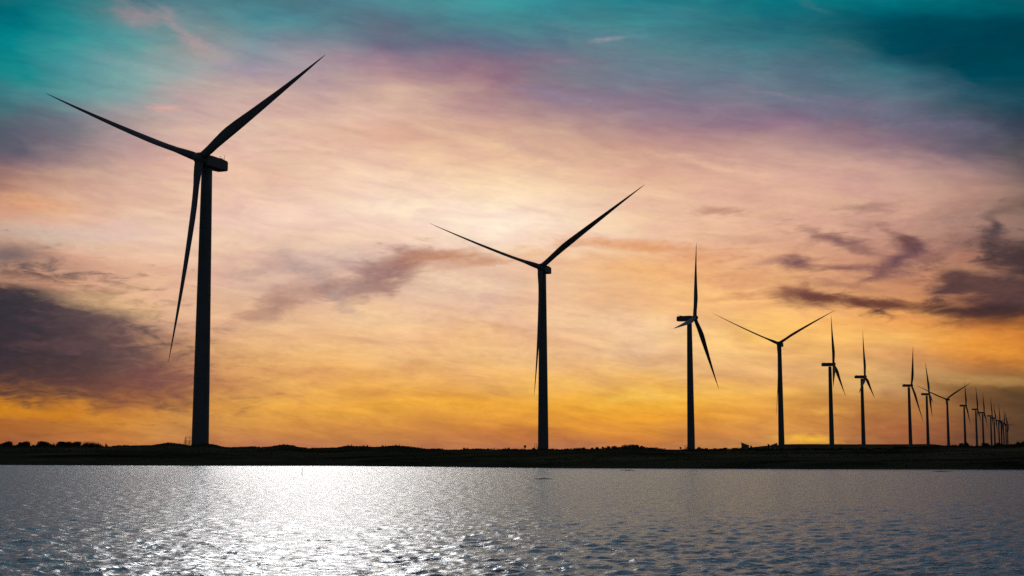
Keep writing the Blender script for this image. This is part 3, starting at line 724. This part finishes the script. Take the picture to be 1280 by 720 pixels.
G1 = "flat-topped trees in a row on the left shore"; L1 = "small flat-topped tree in the dark row at the far left shore"
for px, top, w in ((3, 554.5, 10), (12, 552.6, 14), (24, 553.2, 10), (34, 552.6, 14), (50, 552.4, 15), (58, 553.2, 12), (74, 552.3, 15), (87, 553, 13), (98, 552.8, 14)):
    put_plant('flat_topped_tree', px, top, w, 430, L1, "tree", G1)
for px, top, w in ((5, 556.2, 20), (20, 556.4, 18), (42, 556.0, 20), (60, 556.3, 18), (66, 555.6, 14), (81, 556.2, 18), (93, 556.0, 16), (103, 556.4, 14)):
    put_plant('thicket', px, top, w, 415, "low dark scrub filling the gaps under the row of flat-topped trees at far left", "bush", "low scrub under the left tree row")
put_plant('spiky_bush', 107, 551.8, 7, 425, "spiky bush with upright shoots right beside the row of flat-topped trees", "bush")
put_plant('spiky_bush', 114, 551.6, 8, 428, "tallest spiky bush near the right end of the left-hand tree row", "bush")
put_plant('spiky_bush', 120, 552.8, 7, 425, "spiky bush just left of the low one that ends the left-hand tree row", "bush")
put_plant('thicket', 128, 556.3, 12, 400, "low bush ending the tree row at left, before the bare dune", "bush")
put_plant('thicket', 154, 557.3, 16, 380, "low scrub thicket on the slope left of the tallest turbine's dune", "bush")
G2 = "low scrub on the shore crest"; L2 = "tiny low scrub bush breaking the skyline between the low dunes and the central turbine"
for px, top in ((437, 557.2), (457, 557.4), (480, 557.6), (497, 557.0), (512, 558.6), (525, 560.0), (582, 560.2), (593, 561.0), (612, 561.0), (634, 560.2)):
    put_plant('thicket', px, top, 6, 380 if px < 540 else 420, L2, "bush", G2)
put_plant('lone_tree', 656, 556.8, 3.2, 520, "lone little round-headed tree left of the central turbine's base", "tree")
put_plant('round_bush', 667, 559.3, 4.5, 520, "small bush between the lone little tree and the central turbine", "bush")
put_plant('round_bush', 729, 559.2, 6, 480, "small round bush right of the central turbine, first before the bushy clump", "bush")
put_plant('round_bush', 740, 559.4, 4.5, 480, "lowest bush on the left of the bushy clump right of the centre", "bush")
put_plant('round_bush', 746.5, 558.3, 5, 482, "pointed bush in the left pair of the bushy clump right of the centre", "bush")
put_plant('lone_tree', 754, 558.6, 3.5, 478, "slim bush in the middle of the bushy clump right of the centre", "bush")
put_plant('round_bush', 760, 557.3, 6, 485, "dark bush left of the largest one in the clump right of the centre", "bush")
put_plant('round_bush', 767.5, 557.2, 7, 480, "largest round bush of the clump right of the centre, beside the rounded knoll", "bush")
put_plant('thicket', 788, 556.8, 20, 330, "wide low thicket covering the rounded knoll right of the centre", "bush")
put_plant('lone_tree', 802, 557.4, 2.8, 360, "tiny tree standing on the right shoulder of the rounded knoll", "tree")
put_plant('lone_tree', 851, 559.0, 2.8, 520, "tiny tree left of the third turbine's base", "tree")
put_plant('round_bush', 826, 560.6, 5, 520, "low bush between the rounded knoll and the third turbine", "bush")
put_plant('round_bush', 873.5, 558.4, 5, 520, "small bush touching the third turbine's base on its right", "bush")
put_plant('thicket', 879, 560.5, 8, 515, "low scrub just right of the third turbine", "bush")
put_plant('round_bush', 884, 559.8, 3.4, 520, "second small bush to the right of the third turbine", "bush")
put_plant('round_bush', 893.5, 559.8, 3.6, 520, "small round bush standing alone between the third turbine and the lean-to huts", "bush")
put_plant('round_bush', 939, 557.0, 3.6, 640, "dark bush beside the left lean-to hut", "bush")
put_plant('lone_tree', 961, 555.4, 2.6, 700, "slim little tree beside the right lean-to hut", "tree")
G3 = "scrub on the plain below the right-hand turbines"; L3 = "small dark scrub bush on the plain below the row of right-hand turbines"
random.seed(21)
for k in range(46):
    px = 900 + 235 * (k + random.random() * .9) / 46
    put_plant(random.choice(('round_bush', 'thicket', 'round_bush')), px, random.uniform(559.4, 561.6), random.uniform(3.5, 8), random.uniform(480, 1000), L3, "bush", G3)
L4 = "dark bush in the dense scrub belt left of the far turbine cluster"; G4 = "bushes in the scrub belt at right"
for k in range(20):
    px = 1120 + 75 * k / 19
    put_plant('round_bush', px, 558.6 - 1.4 * (px > 1165) + random.uniform(-.7, .5), random.uniform(6, 11), random.uniform(400, 440), L4, "bush", G4)
put_plant('round_bush', 1201.5, 555.0, 6, 400, "small bush left of the spiky one at the first far-cluster turbine", "bush")
put_plant('round_bush', 1207.5, 553.2, 7.5, 405, "peaked dark bush at the foot of the first far-cluster turbine", "bush")
put_plant('thicket', 1218, 558.2, 12, 400, "low thicket between the peaked bush and the first round bush", "bush")
put_plant('round_bush', 1232, 554.9, 12, 400, "left one of two round bushes below the crowded far turbines", "bush")
put_plant('round_bush', 1248, 554.6, 13, 402, "right one of two round bushes below the crowded far turbines", "bush")
put_plant('thicket', 1258, 558.0, 9, 400, "low thicket at the foot of the last turbines", "bush")
put_plant('round_bush', 1266, 556.2, 9, 398, "bush left of the tall one at the right edge of the picture", "bush")
put_plant('round_bush', 1273, 553.4, 10, 400, "tall dark bush cut near the right edge of the picture", "bush")
put_plant('round_bush', 1282, 552.2, 12, 396, "tallest dark bush, cut off by the right edge of the picture", "bush")
put_plant('round_bush', 1297, 552.6, 16, 396, "dark bush just past the right edge of the picture", "bush")

# ------------------------------------------------------------------ lean-to huts far off
def hut(px, D, flip, label):
    x = bear(px) * D; g = ground_z(x, D)
    t = root("lean_to_hut", label, "hut", (x, D, g), 0)
    w, hh, lo, dp = 3.6, 4.2, 2.6, 3.0
    if flip: hl, hr = lo, hh
    else: hl, hr = hh, lo
    V = [(-w / 2, -dp / 2, -1), (w / 2, -dp / 2, -1), (w / 2, dp / 2, -1), (-w / 2, dp / 2, -1), (-w / 2, -dp / 2, hl), (w / 2, -dp / 2, hr), (w / 2, dp / 2, hr), (-w / 2, dp / 2, hl)]
    mesh_obj("wall", V, [(0, 1, 5, 4), (1, 2, 6, 5), (2, 3, 7, 6), (3, 0, 4, 7)], M_WOOD, t, False)
    V = []; 
    for dz in (0.02, 0.22):
        V += [(-w / 2 - .35, -dp / 2 - .4, hl + dz), (w / 2 + .35, -dp / 2 - .4, hr + dz), (w / 2 + .35, dp / 2 + .4, hr + dz), (-w / 2 - .35, dp / 2 + .4, hl + dz)]
    mesh_obj("roof", V, [(0, 3, 2, 1), (4, 5, 6, 7), (0, 1, 5, 4), (1, 2, 6, 5), (2, 3, 7, 6), (3, 0, 4, 7)], M_ROOF, t, False)
    bm = bmesh.new(); box(bm, (0.3, -dp / 2 - 0.04, 0.95), (0.95, 0.08, 1.95)); bm_obj("door", bm, M_METAL, t)
hut(931.5, 760, False, "tiny lean-to hut, roof sloping down to the right, left of the Y-shaped turbine")
hut(967, 800, True, "tiny lean-to hut, roof sloping up to the right, beside the Y-shaped turbine's base")

# ------------------------------------------------------------------ things in the water
D = 189.0
bm = bmesh.new(); rod(bm, (0, 0, -0.8), (0.03, 0, 0.95), 0.045, 0.03, 10)
for zz in (0.2, 0.5, 0.8): rod(bm, (0, 0, zz - .012), (0, 0, zz + .012), 0.05, 0.05, 10)
o = bm_obj("stake", bm, M_STAKE, None, True); o.location = (bear(378) * D, D, 0)
o["label"] = "thin pale stake standing upright in the bright water near the far shore"; o["category"] = "stake"

def bar(px, D, w, label):
    V = []; F = []; nx, ny = 40, 10
    for j in range(ny + 1):
        for i in range(nx + 1):
            u, v = i / nx * 2 - 1, j / ny * 2 - 1
            wob = 1 + 0.3 * noise.noise(Vector((u * 3, v * 2, px)))
            hgt = max(0, 1 - (u * u + v * v * 1.0) ** 0.5 * wob)
            V.append((u * w / 2, v * w * 0.32, -0.12 + 0.24 * hgt ** 0.6 + 0.05 * noise.noise(Vector((u * 9, v * 5, px)))))
    for j in range(ny):
        for i in range(nx):
            a = j * (nx + 1) + i; F.append((a, a + 1, a + nx + 2, a + nx + 1))
    o = mesh_obj("sandbar", V, F, M_MUD); o.location = (bear(px) * D, D, 0)
    o["label"] = label; o["category"] = "sandbar"; o["group"] = "dark sandbars just above the water"
bar(785, 228, 3.6, "small dark sandbar in the water just off the shore below the rounded knoll")
bar(679, 162, 3.6, "low dark sandbar showing in the water below the central turbine")
bar(1176, 216, 5.5, "small dark sandbar close to the shore below the small Y-shaped turbine")

# ------------------------------------------------------------------ rough grass on the shore
def grass():
    rng = random.Random(5); V = []; F = []
    for _ in range(26000):
        q = rng.uniform(-0.40, 0.40); u = rng.random() ** 0.8 * 75 + 1.5
        ysh = float(np.interp(q, sx, sv)); y = ysh + u; x = q * y
        if noise.noise(Vector((x * .06, y * .06, 0))) < -0.15: continue
        z = ground_z(x, y) - 0.05; h = rng.uniform(0.06, 0.22) * (1.0 + 0.8 * max(0, noise.noise(Vector((x * .2, y * .2, 4)))))
        for _k in range(3):
            a = rng.uniform(0, 6.28); dx, dy = math.cos(a) * .12, math.sin(a) * .12; l = rng.uniform(-.15, .15)
            k = len(V); V += [(x - dx, y - dy, z), (x + dx, y + dy, z), (x + l, y + l * .5, z + h * rng.uniform(.7, 1.2))]; F.append((k, k + 1, k + 2))
    o = mesh_obj("grass", V, F, M_GRASS, None, False)
    o["kind"] = "stuff"; o["label"] = "rough dark grass covering the low shore behind the water"; o["category"] = "grass"
grass()

def scrub():
    rng = random.Random(9); V = []; F = []
    for _ in range(5200):
        q = rng.uniform(-0.38, 0.38); ysh = float(np.interp(q, sx, sv)); y = ysh + CREST_OFF + rng.uniform(-14, 22); x = q * y
        n_ = noise.noise(Vector((x * .18, y * .1, 7))) + 0.5 * noise.noise(Vector((x * .6, y * .3, 2)))
        wild = 0.30 + 0.25 * float(sstep((q + 0.08) / 0.06)) + 0.6 * (1 - float(sstep((q + 0.30) / 0.04)))
        if n_ < 0.02: continue
        hh = min(0.75, 0.25 + 0.9 * n_) * wild
        z = ground_z(x, y)
        for _k in range(9):
            c = Vector((x + rng.gauss(0, .28), y + rng.gauss(0, .28), z + rng.random() * hh))
            u = Vector((rng.gauss(0, 1), rng.gauss(0, 1), rng.gauss(0, 1))).normalized(); w = u.orthogonal().normalized(); l = rng.uniform(.08, .2)
            k = len(V); V += [c - u * l, c + w * l * .6, c + u * l, c - w * l * .6]; F.append((k, k + 1, k + 2, k + 3))
    o = mesh_obj("scrub", V, F, M_LEAF, None, False)
    o["kind"] = "stuff"; o["label"] = "ragged low scrub growing along the crest of the dark shore"; o["category"] = "scrub"
scrub()
bpy.context.view_layer.update()
